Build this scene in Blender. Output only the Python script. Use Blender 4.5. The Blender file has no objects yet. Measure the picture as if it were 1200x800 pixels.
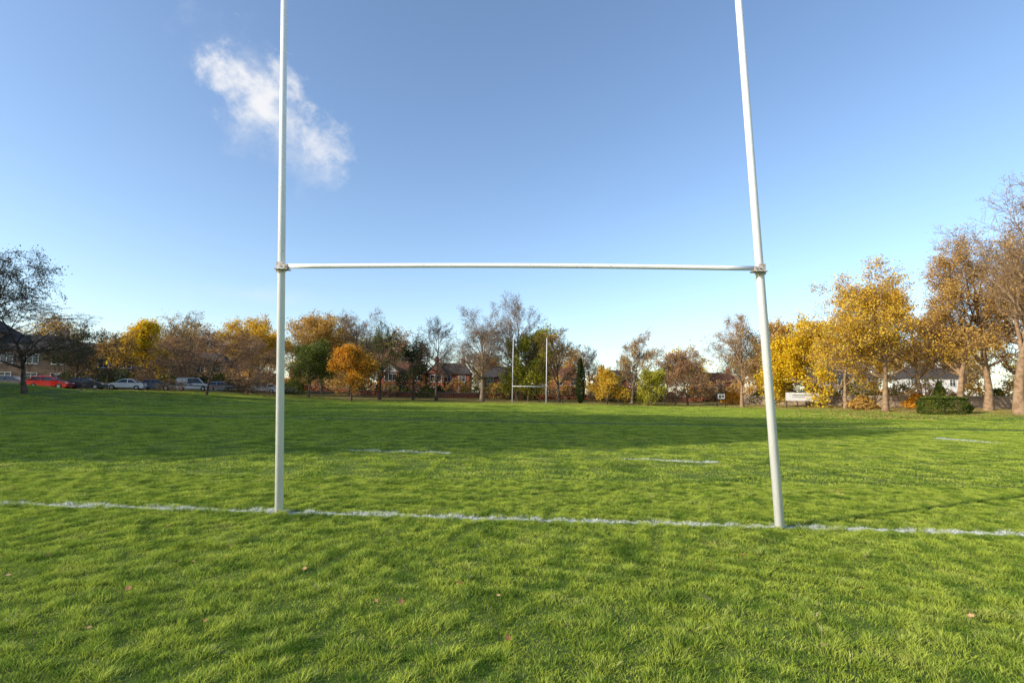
import bpy, math, random
import numpy as np
from mathutils import Vector, Matrix, Euler

scene = bpy.context.scene
scene.view_settings.view_transform = 'Standard'
scene.view_settings.look = 'None'
scene.view_settings.exposure = 0
F = 610.0            # focal length, in 1200-wide units
CAMZ = 1.45
PITCH = math.radians(5.8)
ROLL = math.radians(1.0)

# ------------------------------------------------------------ camera
cd = bpy.data.cameras.new("camera")
cam = bpy.data.objects.new("camera", cd)
scene.collection.objects.link(cam)
scene.camera = cam
cd.sensor_width = 36.0
cd.lens = F / 1200 * 36
cd.clip_start = 0.05
cd.clip_end = 6000
R = Matrix.Rotation(math.pi/2 + PITCH, 4, 'X') @ Matrix.Rotation(ROLL, 4, 'Z')
cam.matrix_world = Matrix.Translation((0, 0, CAMZ)) @ R

def ray(px, py):
    return (R.to_3x3() @ Vector(((px-600)/F, (400-py)/F, -1.0)))
def survey_ground(px, py, z=0.0):
    d = ray(px, py); t = (z - CAMZ) / d.z
    return (d.x*t, d.y*t)
def survey_depth(px, py, y):
    d = ray(px, py); t = y / d.y
    return Vector((d.x*t, y, CAMZ + d.z*t))
def bx(px, d):
    return (px-600)/F*d

# ------------------------------------------------------------ sun + sky
SUN_EL = math.radians(21)
S = Vector((0.912, 0.41, 0)).normalized()
light_dir = Vector((S.x*math.cos(SUN_EL), S.y*math.cos(SUN_EL), -math.sin(SUN_EL)))
sl = bpy.data.lights.new("sun", 'SUN')
sl.energy = 5.0
sl.angle = math.radians(0.5)
sl.color = (1.0, 0.91, 0.76)
sun = bpy.data.objects.new("sun", sl)
sun.rotation_euler = light_dir.to_track_quat('-Z', 'Y').to_euler()
sun.location = (-40, -20, 30)
scene.collection.objects.link(sun)

world = bpy.data.worlds.new("World")
scene.world = world
world.use_nodes = True
nt = world.node_tree
nt.nodes.clear()
N = nt.nodes; L = nt.links
def M(nt, op, a, b=None, c=None, clamp=False):
    n = nt.nodes.new('ShaderNodeMath'); n.operation = op; n.use_clamp = clamp
    for i, v in enumerate((a, b, c)):
        if v is None: continue
        if isinstance(v, (int, float)): n.inputs[i].default_value = v
        else: nt.links.new(v, n.inputs[i])
    return n.outputs[0]
def VDOT(nt, v, c):
    n = nt.nodes.new('ShaderNodeVectorMath'); n.operation = 'DOT_PRODUCT'
    nt.links.new(v, n.inputs[0]); n.inputs[1].default_value = c
    return n.outputs['Value']
def SMOOTH(nt, v, a, b, lo=0.0, hi=1.0):
    n = nt.nodes.new('ShaderNodeMapRange'); n.interpolation_type = 'SMOOTHSTEP'
    nt.links.new(v, n.inputs['Value'])
    n.inputs['From Min'].default_value = a; n.inputs['From Max'].default_value = b
    n.inputs['To Min'].default_value = lo; n.inputs['To Max'].default_value = hi
    return n.outputs['Result']
def MIXC(nt, f, a, b, mode='MIX'):
    n = nt.nodes.new('ShaderNodeMix'); n.data_type = 'RGBA'; n.blend_type = mode
    if isinstance(f, (int, float)): n.inputs[0].default_value = f
    else: nt.links.new(f, n.inputs[0])
    for i, v in ((6, a), (7, b)):
        if isinstance(v, tuple): n.inputs[i].default_value = (*v[:3], 1)
        else: nt.links.new(v, n.inputs[i])
    return n.outputs[2]
def NOISE(nt, vec, scale, detail=4, rough=0.55, dist=0.0):
    n = nt.nodes.new('ShaderNodeTexNoise')
    n.inputs['Scale'].default_value = scale; n.inputs['Detail'].default_value = detail
    n.inputs['Roughness'].default_value = rough; n.inputs['Distortion'].default_value = dist
    if vec is not None: nt.links.new(vec, n.inputs['Vector'])
    return n.outputs['Fac']

sky = N.new('ShaderNodeTexSky'); sky.sky_type = 'NISHITA'
sky.sun_disc = False
sky.sun_elevation = SUN_EL
sky.sun_rotation = math.atan2(-S.x, -S.y) % (2*math.pi)
sky.air_density = 1.0; sky.dust_density = 0.8; sky.ozone_density = 1.6
tc = N.new('ShaderNodeTexCoord')
D = tc.outputs['Generated']
col = MIXC(nt, 1.0, sky.outputs[0], (1.80, 1.86, 1.98), 'MULTIPLY')

def cloud(col, cpx, cpy, a, b, rot, seed, thr, amt, scale, bright, soft=0.95):
    c = ray(cpx, cpy).normalized()
    u0 = c.cross(Vector((0, 0, 1))).normalized(); v0 = u0.cross(c).normalized()
    u = u0*math.cos(rot) + v0*math.sin(rot); v = v0*math.cos(rot) - u0*math.sin(rot)
    dc = M(nt, 'MAXIMUM', VDOT(nt, D, c), 0.05)
    U = M(nt, 'DIVIDE', VDOT(nt, D, u), dc); V = M(nt, 'DIVIDE', VDOT(nt, D, v), dc)
    cmb = N.new('ShaderNodeCombineXYZ')
    L.new(U, cmb.inputs[0]); L.new(V, cmb.inputs[1]); cmb.inputs[2].default_value = seed
    n1 = NOISE(nt, cmb.outputs[0], scale, 8, 0.62, 0.15)
    ru = M(nt, 'DIVIDE', U, a); rv = M(nt, 'DIVIDE', V, b)
    r = M(nt, 'SQRT', M(nt, 'ADD', M(nt, 'MULTIPLY', ru, ru), M(nt, 'MULTIPLY', rv, rv)))
    g = M(nt, 'ADD', M(nt, 'SUBTRACT', 1.0, r), M(nt, 'MULTIPLY', M(nt, 'SUBTRACT', n1, 0.5), 3.0))
    f = M(nt, 'MULTIPLY', SMOOTH(nt, g, thr, thr+soft), amt)
    f = M(nt, 'MULTIPLY', f, SMOOTH(nt, VDOT(nt, D, c), 0.2, 0.5))
    return MIXC(nt, f, col, bright)
W = (7.4, 7.4, 7.5)
CL = [(304, 114, 0.084, 0.072, math.radians(-35), 3.1, -0.06, 0.92, 15.0, W, 1.0),
      (366, 166, 0.070, 0.048, math.radians(-42), 8.7, -0.08, 0.80, 16.0, W, 1.1),
      (328, 138, 0.16, 0.08, math.radians(-40), 2.7, 0.0, 0.38, 9.0, W, 1.3),
      (800, 395, 0.16, 0.045, 0.05, 5.2, 0.0, 0.5, 12.0, (6.6, 6.6, 6.8), 1.2),
      (300, 345, 0.22, 0.03, 0.0, 1.2, 0.2, 0.22, 8.0, W, 1.2)]
for c in CL:
    col = cloud(col, *c)
bg = N.new('ShaderNodeBackground'); bg.inputs['Strength'].default_value = 0.13
L.new(col, bg.inputs['Color'])
wo = N.new('ShaderNodeOutputWorld'); L.new(bg.outputs[0], wo.inputs['Surface'])

# ------------------------------------------------------------ terrain
def sm(t):
    t = np.clip(t, 0, 1); return t*t*(3-2*t)
def tz(x, y):
    x = np.asarray(x, float); y = np.asarray(y, float)
    bank = 0.75*np.exp(-((x+49)/6)**2-((y-49)/4.0)**2)
    return 0.55*sm((y-80)/30) + 1.12*sm((-x-22)/25)*sm((y-28)/30) + 0.75*sm((x-32)/22)*sm((y-25)/25) + bank
def tzf(x, y): return float(tz(x, y))

# ------------------------------------------------------------ mesh helpers
def mesh_np(name, verts, faces, k=4, mats=(), midx=None, smooth=False, attrs=None):
    me = bpy.data.meshes.new(name)
    verts = np.asarray(verts, np.float32).reshape(-1, 3)
    faces = np.asarray(faces, np.int32).reshape(-1, k)
    me.vertices.add(len(verts)); me.vertices.foreach_set('co', verts.ravel())
    me.loops.add(faces.size); me.loops.foreach_set('vertex_index', faces.ravel())
    me.polygons.add(len(faces))
    me.polygons.foreach_set('loop_start', np.arange(0, faces.size, k, dtype=np.int32))
    for m in mats: me.materials.append(m)
    if midx is not None: me.polygons.foreach_set('material_index', np.asarray(midx, np.int32))
    if smooth: me.polygons.foreach_set('use_smooth', np.ones(len(faces), bool))
    if attrs:
        for an, av in attrs.items():
            a = me.attributes.new(an, 'FLOAT', 'POINT'); a.data.foreach_set('value', np.asarray(av, np.float32))
    me.update(calc_edges=True)
    return me
def link(name, me, parent=None, loc=None, rot=None):
    o = bpy.data.objects.new(name, me)
    scene.collection.objects.link(o)
    if parent: o.parent = parent
    if loc is not None: o.location = loc
    if rot is not None: o.rotation_euler = rot
    return o
def empty(name, loc=(0, 0, 0), yaw=0):
    o = bpy.data.objects.new(name, None); o.empty_display_size = 0.5
    scene.collection.objects.link(o); o.location = loc; o.rotation_euler = (0, 0, yaw)
    return o

class MB:
    def __init__(s): s.v = []; s.f = []
    def box(s, c, sz, taper=1.0):
        x, y, z = c; a, b, h = sz[0]/2, sz[1]/2, sz[2]/2; n = len(s.v)
        for zz, t in ((-h, 1), (h, taper)):
            for sx, sy in ((-1, -1), (1, -1), (1, 1), (-1, 1)): s.v.append((x+sx*a*t, y+sy*b*t, z+zz))
        s.f += [(n, n+3, n+2, n+1), (n+4, n+5, n+6, n+7)] + [(n+i, n+(i+1) % 4, n+4+(i+1) % 4, n+4+i) for i in range(4)]
        return s
    def poly(s, pts, faces):
        n = len(s.v); s.v += list(pts); s.f += [tuple(n+i for i in f) for f in faces]; return s
    def tube(s, p0, p1, r0, r1=None, k=12, caps=True):
        r1 = r0 if r1 is None else r1
        p0 = Vector(p0); p1 = Vector(p1); d = (p1-p0).normalized()
        a = d.cross(Vector((.31, .52, .8))).normalized(); b = d.cross(a); n = len(s.v)
        for p, r in ((p0, r0), (p1, r1)):
            for i in range(k):
                t = 2*math.pi*i/k; s.v.append(tuple(p + (a*math.cos(t)+b*math.sin(t))*r))
        s.f += [(n+i, n+(i+1) % k, n+k+(i+1) % k, n+k+i) for i in range(k)]
        if caps: s.f += [tuple(n+i for i in reversed(range(k))), tuple(n+k+i for i in range(k))]
        return s
    def build(s, name, mat, parent=None, bevel=0, smooth=False, loc=None):
        me = bpy.data.meshes.new(name); me.from_pydata(s.v, [], s.f); me.materials.append(mat)
        if smooth:
            for p in me.polygons: p.use_smooth = len(p.vertices) < 6
        o = link(name, me, parent, loc)
        if bevel:
            m = o.modifiers.new('bevel', 'BEVEL'); m.width = bevel; m.segments = 2; m.limit_method = 'ANGLE'
        return o

# ------------------------------------------------------------ materials
def new_mat(name):
    m = bpy.data.materials.new(name); m.use_nodes = True
    t = m.node_tree; b = t.nodes['Principled BSDF']
    return m, t, b
def mat(name, c1, c2=None, scale=5.0, rough=0.8, bump=0.0, spec=0.3, metal=0.0, detail=3):
    m, t, b = new_mat(name)
    b.inputs['Roughness'].default_value = rough; b.inputs['Metallic'].default_value = metal
    b.inputs['Specular IOR Level'].default_value = spec
    if c2 is None: b.inputs['Base Color'].default_value = (*c1, 1)
    else:
        g = t.nodes.new('ShaderNodeNewGeometry')
        n = NOISE(t, g.outputs['Position'], scale, detail, 0.6)
        f = SMOOTH(t, n, 0.35, 0.65)
        t.links.new(MIXC(t, f, c1, c2), b.inputs['Base Color'])
    return m
def simple_diffuse(name, c1, c2, scale):
    m = bpy.data.materials.new(name); m.use_nodes = True
    t = m.node_tree; t.nodes.clear()
    g = t.nodes.new('ShaderNodeNewGeometry')
    n = NOISE(t, g.outputs['Position'], scale, 1, 0.6)
    d = t.nodes.new('ShaderNodeBsdfDiffuse')
    t.links.new(MIXC(t, SMOOTH(t, n, .35, .65), c1, c2), d.inputs[0])
    o = t.nodes.new('ShaderNodeOutputMaterial'); t.links.new(d.outputs[0], o.inputs[0])
    return m
def leaf_mat(name, dark, mid, light, scale=0.9, trans=0.35):
    m = bpy.data.materials.new(name); m.use_nodes = True
    t = m.node_tree; t.nodes.clear()
    g = t.nodes.new('ShaderNodeNewGeometry')
    n = NOISE(t, g.outputs['Position'], scale, 1, 0.6)
    at = t.nodes.new('ShaderNodeAttribute'); at.attribute_name = 'rnd'
    c = MIXC(t, SMOOTH(t, n, 0.3, 0.7), dark, mid)
    c = MIXC(t, SMOOTH(t, at.outputs['Fac'], 0.45, 1.0), c, light)
    d = t.nodes.new('ShaderNodeBsdfDiffuse'); tr = t.nodes.new('ShaderNodeBsdfTranslucent')
    t.links.new(c, d.inputs[0]); t.links.new(c, tr.inputs[0])
    mx = t.nodes.new('ShaderNodeMixShader'); mx.inputs[0].default_value = trans
    t.links.new(d.outputs[0], mx.inputs[1]); t.links.new(tr.outputs[0], mx.inputs[2])
    o = t.nodes.new('ShaderNodeOutputMaterial'); t.links.new(mx.outputs[0], o.inputs[0])
    return m

# goal-line geometry (pitch markings)
pL = survey_ground(327, 600); pR = survey_ground(914, 618)
GS = (pR[1]-pL[1])/(pR[0]-pL[0]); GC = pL[1]-GS*pL[0]
GOAL = ((-40, GC-40*GS), (40, GC+40*GS))
DASH = [(survey_ground(a, b), survey_ground(c, d)) for a, b, c, d in
        ((415, 528, 521, 531), (735, 538, 835, 542), (1105, 514, 1166, 519))]
def line_mask(t, pos, lines, w=0.075):
    sp = t.nodes.new('ShaderNodeSeparateXYZ'); t.links.new(pos, sp.inputs[0])
    x, y = sp.outputs[0], sp.outputs[1]
    if not lines: return None, x, y
    n = NOISE(t, pos, 9.0, 3, 0.75)
    nn = M(t, 'MULTIPLY', M(t, 'SUBTRACT', n, 0.5), 0.42)
    m = None
    for a, b in lines:
        dx, dy = b[0]-a[0], b[1]-a[1]; ln = math.hypot(dx, dy); dx /= ln; dy /= ln
        along = M(t, 'ADD', M(t, 'MULTIPLY', x, dx), M(t, 'ADD', M(t, 'MULTIPLY', y, dy), -(a[0]*dx+a[1]*dy)))
        perp = M(t, 'ABSOLUTE', M(t, 'ADD', M(t, 'MULTIPLY', x, -dy), M(t, 'ADD', M(t, 'MULTIPLY', y, dx), a[0]*dy-a[1]*dx)))
        k = M(t, 'SUBTRACT', M(t, 'ABSOLUTE', M(t, 'SUBTRACT', along, ln/2)), ln/2)
        dist = M(t, 'ADD', M(t, 'MAXIMUM', perp, k), nn)
        ww = w+(.12 if a[1] > 15 else 0)
        s_ = SMOOTH(t, dist, ww, ww-0.065)
        m = s_ if m is None else M(t, 'MAXIMUM', m, s_)
    return m, x, y
def litter_mask(t, pos, x, y):
    n = NOISE(t, pos, 0.35, 3, 0.65)
    nn = M(t, 'MULTIPLY', M(t, 'SUBTRACT', n, 0.5), 22.0)
    a = SMOOTH(t, M(t, 'ADD', y, nn), 80, 94)
    b = SMOOTH(t, M(t, 'ADD', M(t, 'ADD', x, M(t, 'MULTIPLY', y, 0.22)), nn), 49, 60)
    c = SMOOTH(t, M(t, 'ADD', M(t, 'SUBTRACT', M(t, 'MULTIPLY', y, 0.75), x), nn), 86, 100)
    return M(t, 'MAXIMUM', M(t, 'MAXIMUM', a, b), M(t, 'MULTIPLY', c, 0.5))

def grass_material(name, lines, litter, nsc, w=.075, patch=0.9):
    m = bpy.data.materials.new(name); m.use_nodes = True
    t = m.node_tree; t.nodes.clear()
    g = t.nodes.new('ShaderNodeNewGeometry'); pos = g.outputs['Position']
    lm, x, y = line_mask(t, pos, lines, w)
    r = t.nodes.new('ShaderNodeAttribute'); r.attribute_name = 'rnd'
    h = t.nodes.new('ShaderNodeAttribute'); h.attribute_name = 'tt'
    n1 = NOISE(t, pos, nsc, 4, 0.75)
    n2 = NOISE(t, pos, patch, 3, 0.6, 0.6)
    c = MIXC(t, SMOOTH(t, n1, 0.36, 0.62), (0.12, 0.23, 0.022), (0.50, 0.575, 0.07))
    c = MIXC(t, SMOOTH(t, r.outputs['Fac'], 0.35, 1.0, 0, .85), c, (0.60, 0.67, 0.13))
    c = MIXC(t, SMOOTH(t, n2, 0.44, 0.30, 0, .62), c, (0.085, 0.165, 0.02))       # dark patches: mottled shade put into the blade colour
    c = MIXC(t, SMOOTH(t, n2, 0.58, 0.72, 0, .45), c, (0.66, 0.62, 0.17))        # paler, thinner turf
    c = MIXC(t, SMOOTH(t, r.outputs['Fac'], 0.93, 0.97), c, (0.66, 0.58, 0.32))
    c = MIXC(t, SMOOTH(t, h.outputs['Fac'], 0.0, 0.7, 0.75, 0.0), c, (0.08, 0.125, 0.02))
    if litter:
        lit = litter_mask(t, pos, x, y)
        c = MIXC(t, M(t, 'MULTIPLY', lit, 0.72), c, (0.42, 0.29, 0.12))
    if lines:
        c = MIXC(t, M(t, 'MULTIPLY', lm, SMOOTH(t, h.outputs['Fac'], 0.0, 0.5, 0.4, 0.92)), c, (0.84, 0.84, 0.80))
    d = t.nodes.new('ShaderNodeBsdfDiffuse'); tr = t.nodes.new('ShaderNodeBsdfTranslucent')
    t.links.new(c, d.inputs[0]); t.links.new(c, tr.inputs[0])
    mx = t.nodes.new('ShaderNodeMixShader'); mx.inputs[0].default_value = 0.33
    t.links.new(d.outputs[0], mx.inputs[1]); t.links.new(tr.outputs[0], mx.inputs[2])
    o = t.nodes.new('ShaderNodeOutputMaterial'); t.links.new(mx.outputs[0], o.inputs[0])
    return m
GM_near = grass_material('grass_blades_near', [GOAL], False, 3.0, .08, 1.5)
GM_mid = grass_material('grass_blades_mid', DASH, False, 1.4, .13, 0.7)
GM_far = grass_material('grass_blades_far', [], True, 0.30, .07, 0.09)

def ground_material():
    m, t, b = new_mat('turf')
    g = t.nodes.new('ShaderNodeNewGeometry'); pos = g.outputs['Position']
    lm, x, y = line_mask(t, pos, [GOAL])
    lit = litter_mask(t, pos, x, y)
    n1 = NOISE(t, pos, 1.3, 4, 0.65); n3 = NOISE(t, pos, 30, 2, 0.6)
    c = MIXC(t, SMOOTH(t, n1, 0.35, 0.65), (0.08, 0.13, 0.02), (0.13, 0.19, 0.03))
    c = MIXC(t, SMOOTH(t, n3, 0.45, 0.7), c, (0.13, 0.11, 0.05))
    c = MIXC(t, M(t, 'MULTIPLY', lit, 0.9), c, (0.30, 0.20, 0.09))
    c = MIXC(t, M(t, 'MULTIPLY', lm, 0.5), c, (0.7, 0.7, 0.66))
    t.links.new(c, b.inputs['Base Color']); b.inputs['Roughness'].default_value = 0.95
    b.inputs['Specular IOR Level'].default_value = 0.1
    return m
tt = np.linspace(-1, 1, 341)
ax = 1800*np.sinh(5.2*tt)/np.sinh(5.2)
gx, gy = np.meshgrid(ax, ax + 30.0)
gz = tz(gx, gy)
nv = len(ax)
vv = np.stack([gx, gy, gz], -1).reshape(-1, 3)
ii, jj = np.meshgrid(np.arange(nv-1), np.arange(nv-1))
a0 = (jj*nv+ii).ravel()
ff = np.stack([a0, a0+1, a0+nv+1, a0+nv], -1)
link('grass_field', mesh_np('grass_field', vv, ff, mats=[ground_material()], smooth=True))

# ---- grass tiles
def tile(name, size, n, K, wid, h0, h1, seed, GM, amp=0.2):
    rs = np.random.RandomState(seed)
    root = (rs.rand(n, 2)-.5)*size*1.04
    cen = (rs.rand(K, 2)-.5)*size*1.1
    cr = rs.rand(K)
    d2 = ((root[:, None, :]-cen[None])**2).sum(-1); k = d2.argmin(1)
    off = root-cen[k]; dist = np.sqrt(d2.min(1))/(size/math.sqrt(K))
    lf_ = np.zeros(n)
    for _ in range(7):
        kx, ky = rs.randint(-4, 5, 2); lf_ += np.sin(2*math.pi*(kx*root[:, 0]+ky*root[:, 1])/size+rs.rand()*6.28)
    lf_ = np.clip(1+amp*lf_, 0.45, 1.6)
    hh = (h0+(h1-h0)*(0.5*cr[k]+0.5*rs.rand(n)**1.5))*(1.15-0.45*np.clip(dist, 0, 1))*lf_
    ang = np.arctan2(off[:, 1], off[:, 0]) + rs.randn(n)*1.3
    lean = (0.2+1.3*rs.rand(n)*np.clip(dist+0.4, 0, 1.3))*hh
    dirx, diry = np.cos(ang), np.sin(ang)
    fa = rs.rand(n)*math.pi; wx, wy = np.cos(fa), np.sin(fa)
    w = wid*(0.6+0.8*rs.rand(n))/2
    V = np.zeros((n, 6, 3))
    for j, (f, wf, lf) in enumerate(((0, 1, 0), (0.55, .85, .35), (1, .12, 1.0))):
        cx = root[:, 0]+dirx*lean*lf; cy = root[:, 1]+diry*lean*lf; cz = hh*f*(1-0.1*lf)
        for s_, q in ((-1, 0), (1, 1)):
            V[:, j*2+q, 0] = cx+s_*wx*w*wf; V[:, j*2+q, 1] = cy+s_*wy*w*wf; V[:, j*2+q, 2] = cz-0.004*(f == 0)
    b = (np.arange(n)*6)[:, None]
    Fc = np.concatenate([b+np.array([[0, 1, 3, 2]]), b+np.array([[2, 3, 5, 4]])], 0)
    rnd = np.clip(0.62*rs.rand(n)+0.38*cr[k], 0, 1)
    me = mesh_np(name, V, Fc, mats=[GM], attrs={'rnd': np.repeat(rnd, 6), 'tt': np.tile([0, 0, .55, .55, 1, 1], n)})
    return bpy.data.objects.new(name, me)
tc_ = bpy.data.collections.new('grass_tiles')
for i in range(4): tc_.objects.link(tile('gt%02d' % i, 1.0, 11000, 90, .0036, .013, .052, 10+i, GM_near, .24))
for i in range(4): tc_.objects.link(tile('gt%02d' % (4+i), 3.0, 13000, 400, .0095, .016, .052, 20+i, GM_mid, .24))
for i in range(4): tc_.objects.link(tile('gt%02d' % (8+i), 5.0, 5000, 300, .028, .020, .054, 30+i, GM_far, .2))
rg = random.Random(5)
P = []; RO = []; IX = []
def put(x, y, base):
    e = 1.0
    sx = (tzf(x+e, y)-tzf(x-e, y))/(2*e); sy = (tzf(x, y+e)-tzf(x, y-e))/(2*e)
    nrm = Vector((-sx, -sy, 1)).normalized()
    q = Vector((0, 0, 1)).rotation_difference(nrm).to_matrix() @ Matrix.Rotation(rg.randrange(4)*math.pi/2, 3, 'Z')
    P.append((x, y, tzf(x, y))); RO.append(tuple(q.to_euler())); IX.append(base+rg.randrange(4))
yy = 0.5
while yy < 9:
    xx = -14.5
    while xx < 15:
        if abs(xx) < 1.15*yy+2.5: put(xx, yy, 0)
        xx += 1
    yy += 1
yy = 10.5
while yy < 28:
    n = int((1.15*yy+6)/3)+1
    for i in range(-n, n+1): put(i*3.0, yy, 4)
    yy += 3
yy = 30.0+1
while yy < 112:
    n = int((1.08*yy+6)/5)+1
    for i in range(-n, n+1): put(i*5.0, yy, 8)
    yy += 5
gm = bpy.data.meshes.new('grass'); gm.vertices.add(len(P)); gm.vertices.foreach_set('co', np.array(P, np.float32).ravel())
a = gm.attributes.new('rot', 'FLOAT_VECTOR', 'POINT'); a.data.foreach_set('vector', np.array(RO, np.float32).ravel())
a = gm.attributes.new('idx', 'INT', 'POINT'); a.data.foreach_set('value', np.array(IX, np.int32))
go = link('grass', gm)
ng = bpy.data.node_groups.new('grass_scatter', 'GeometryNodeTree')
ng.interface.new_socket('Geometry', in_out='INPUT', socket_type='NodeSocketGeometry')
ng.interface.new_socket('Geometry', in_out='OUTPUT', socket_type='NodeSocketGeometry')
gi = ng.nodes.new('NodeGroupInput'); gout = ng.nodes.new('NodeGroupOutput')
iop = ng.nodes.new('GeometryNodeInstanceOnPoints')
ci = ng.nodes.new('GeometryNodeCollectionInfo'); ci.inputs['Collection'].default_value = tc_
ci.inputs['Separate Children'].default_value = True; ci.inputs['Reset Children'].default_value = True
na = ng.nodes.new('GeometryNodeInputNamedAttribute'); na.data_type = 'FLOAT_VECTOR'; na.inputs['Name'].default_value = 'rot'
ni = ng.nodes.new('GeometryNodeInputNamedAttribute'); ni.data_type = 'INT'; ni.inputs['Name'].default_value = 'idx'
ng.links.new(gi.outputs[0], iop.inputs['Points']); ng.links.new(ci.outputs[0], iop.inputs['Instance'])
iop.inputs['Pick Instance'].default_value = True
ng.links.new(ni.outputs['Attribute'], iop.inputs['Instance Index'])
ng.links.new(na.outputs['Attribute'], iop.inputs['Rotation'])
ng.links.new(iop.outputs[0], gout.inputs[0])
go.modifiers.new('scatter', 'NODES').node_group = ng

# ------------------------------------------------------------ trees
def norm3(a, b, c):
    l = math.sqrt(a*a+b*b+c*c) or 1.0
    return a/l, b/l, c/l
def skeleton(seed, start=1, maxl=4, trop=(0.02, 0.05, 0.03, 0.02, 0.0), ang=(58, 46, 48, 48), lenr=(0.60, 0.58, 0.52, 0.5),
             wob=(0.05, 0.14, 0.2, 0.25, 0.3), kids=(3, 2.0, 2.0, 2.0), nsegs=(6, 5, 4, 3, 2), r0=0.019):
    rd = random.Random(seed); segs = []; tips = []
    def br(p, d, Ln, r, lv):
        n = nsegs[lv]; st = Ln/n; rr = r
        for i in range(n):
            w = wob[lv]
            d = norm3(d[0]+rd.gauss(0, w), d[1]+rd.gauss(0, w), d[2]+rd.gauss(0, w)+trop[lv])
            q = (p[0]+d[0]*st, p[1]+d[1]*st, p[2]+d[2]*st)
            r1 = r*(1-(i+1)/n*(0.75 if lv else 0.8))
            segs.append((p, q, rr, r1, lv))
            if lv >= maxl-1: tips.append(q)
            if lv < maxl and i >= (start if lv == 0 else 0 if lv > 1 else 1):
                k = kids[lv]; k = int(k)+(1 if rd.random() < k-int(k) else 0)
                for _ in range(k):
                    a = math.radians(ang[lv]*rd.uniform(0.55, 1.25)*(1-0.35*i/n*(lv == 0)))
                    u = norm3(rd.gauss(0, 1), rd.gauss(0, 1), rd.gauss(0, 1))
                    dt = u[0]*d[0]+u[1]*d[1]+u[2]*d[2]
                    u = norm3(u[0]-dt*d[0], u[1]-dt*d[1], u[2]-dt*d[2])
                    cdv = tuple(d[j]*math.cos(a)+u[j]*math.sin(a) for j in range(3))
                    cl = Ln*lenr[lv]*rd.uniform(0.65, 1.2)*(1-0.45*i/n)
                    br(q, cdv, cl, r1*0.6, lv+1)
            p = q; rr = r1
    br((0, 0, 0), (rd.gauss(0, .03), rd.gauss(0, .03), 1), 1.0, r0, 0)
    return segs, tips
def tube_arrays(p0, p1, r0, r1, k):
    d = p1-p0; d /= np.maximum(np.linalg.norm(d, axis=1, keepdims=True), 1e-6)
    a = np.cross(d, np.array([.31, .52, .795])); a /= np.maximum(np.linalg.norm(a, axis=1, keepdims=True), 1e-6)
    b = np.cross(d, a)
    t = np.arange(k)*2*math.pi/k
    ring = a[:, None, :]*np.cos(t)[None, :, None]+b[:, None, :]*np.sin(t)[None, :, None]
    v = np.concatenate([p0[:, None]+ring*r0[:, None, None], p1[:, None]+ring*r1[:, None, None]], 1)
    base = (np.arange(len(p0))*2*k)[:, None, None]
    i = np.arange(k)
    f = np.stack([i, (i+1) % k, (i+1) % k+k, i+k], -1)[None]+base
    return v.reshape(-1, 3), f.reshape(-1, 4)
def leaf_quads(pts, size, rs):
    n = len(pts)
    u = rs.randn(n, 3); u /= np.linalg.norm(u, axis=1, keepdims=True)
    w = rs.randn(n, 3); v = np.cross(u, w); v /= np.linalg.norm(v, axis=1, keepdims=True)
    s = size*(0.6+0.8*rs.rand(n, 1))/2
    V = np.stack([pts-u*s, pts-v*s*.7, pts+u*s, pts+v*s*.7], 1)
    return V.reshape(-1, 3), (np.arange(n)[:, None]*4+np.arange(4)[None])
def tree_arrays(H, W, seed, nleaf, lsize, jit, minr=0.011, base=(0, 0, 0), thick=1.0, leaf_low=0.0, **kw):
    segs, tips = skeleton(seed, **kw)
    A = np.array([s[0]+s[1]+(s[2], s[3], s[4]) for s in segs])
    p0 = A[:, 0:3]; p1 = A[:, 3:6]; r0 = A[:, 6]; r1 = A[:, 7]; lv = A[:, 8].astype(int)
    zt = np.percentile(p1[:, 2], 99.7); rad = np.percentile(np.hypot(p1[:, 0], p1[:, 1]), 95)
    sc = np.array([W/2/rad, W/2/rad, H/zt])
    p0 = p0*sc; p1 = p1*sc
    r0 = np.maximum(r0*H*thick, minr); r1 = np.maximum(r1*H*thick, minr*0.8)
    r0[0] *= 1.35
    p0[0, 2] -= 0.25
    Vs = []; Fs = []; off = 0
    for msk, k in ((lv <= 1, 7), (lv == 2, 4), (lv >= 3, 3)):
        if not msk.any(): continue
        v, f = tube_arrays(p0[msk], p1[msk], r0[msk], r1[msk], k)
        Vs.append(v); Fs.append(f+off); off += len(v)
    nb = sum(len(f) for f in Fs)
    rs = np.random.RandomState(seed+999)
    if nleaf:
        T = np.array(tips)*sc
        T = T[T[:, 2] > leaf_low*H]
        pick = T[rs.randint(0, len(T), nleaf)]+rs.randn(nleaf, 3)*jit
        pick[:, 2] = np.maximum(pick[:, 2], 0.15)
        v, f = leaf_quads(pick, lsize, rs); Vs.append(v); Fs.append(f+off); nl = len(f)
    else: nl = 0
    V = np.concatenate(Vs); Fa = np.concatenate(Fs)
    rnd = np.zeros(len(V))
    if nl: rnd[off:] = np.repeat(rs.rand(nl), 4)
    V = V+np.array(base)
    mi = np.concatenate([np.zeros(nb, int), np.ones(nl, int)])
    return V, Fa, mi, rnd
def tree(name, px, d, H, W, seed, bark, leaf=None, nleaf=0, lsize=0.18, jit=0.22, xy=None, **kw):
    x, y = xy if xy else (bx(px, d), d)
    V, Fa, mi, rnd = tree_arrays(H, W, seed, nleaf if leaf else 0, lsize, jit, **kw)
    me = mesh_np(name, V, Fa, mats=[bark, leaf or bark], midx=mi, attrs={'rnd': rnd})
    return link(name, me, loc=(x, y, tzf(x, y)))

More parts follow.
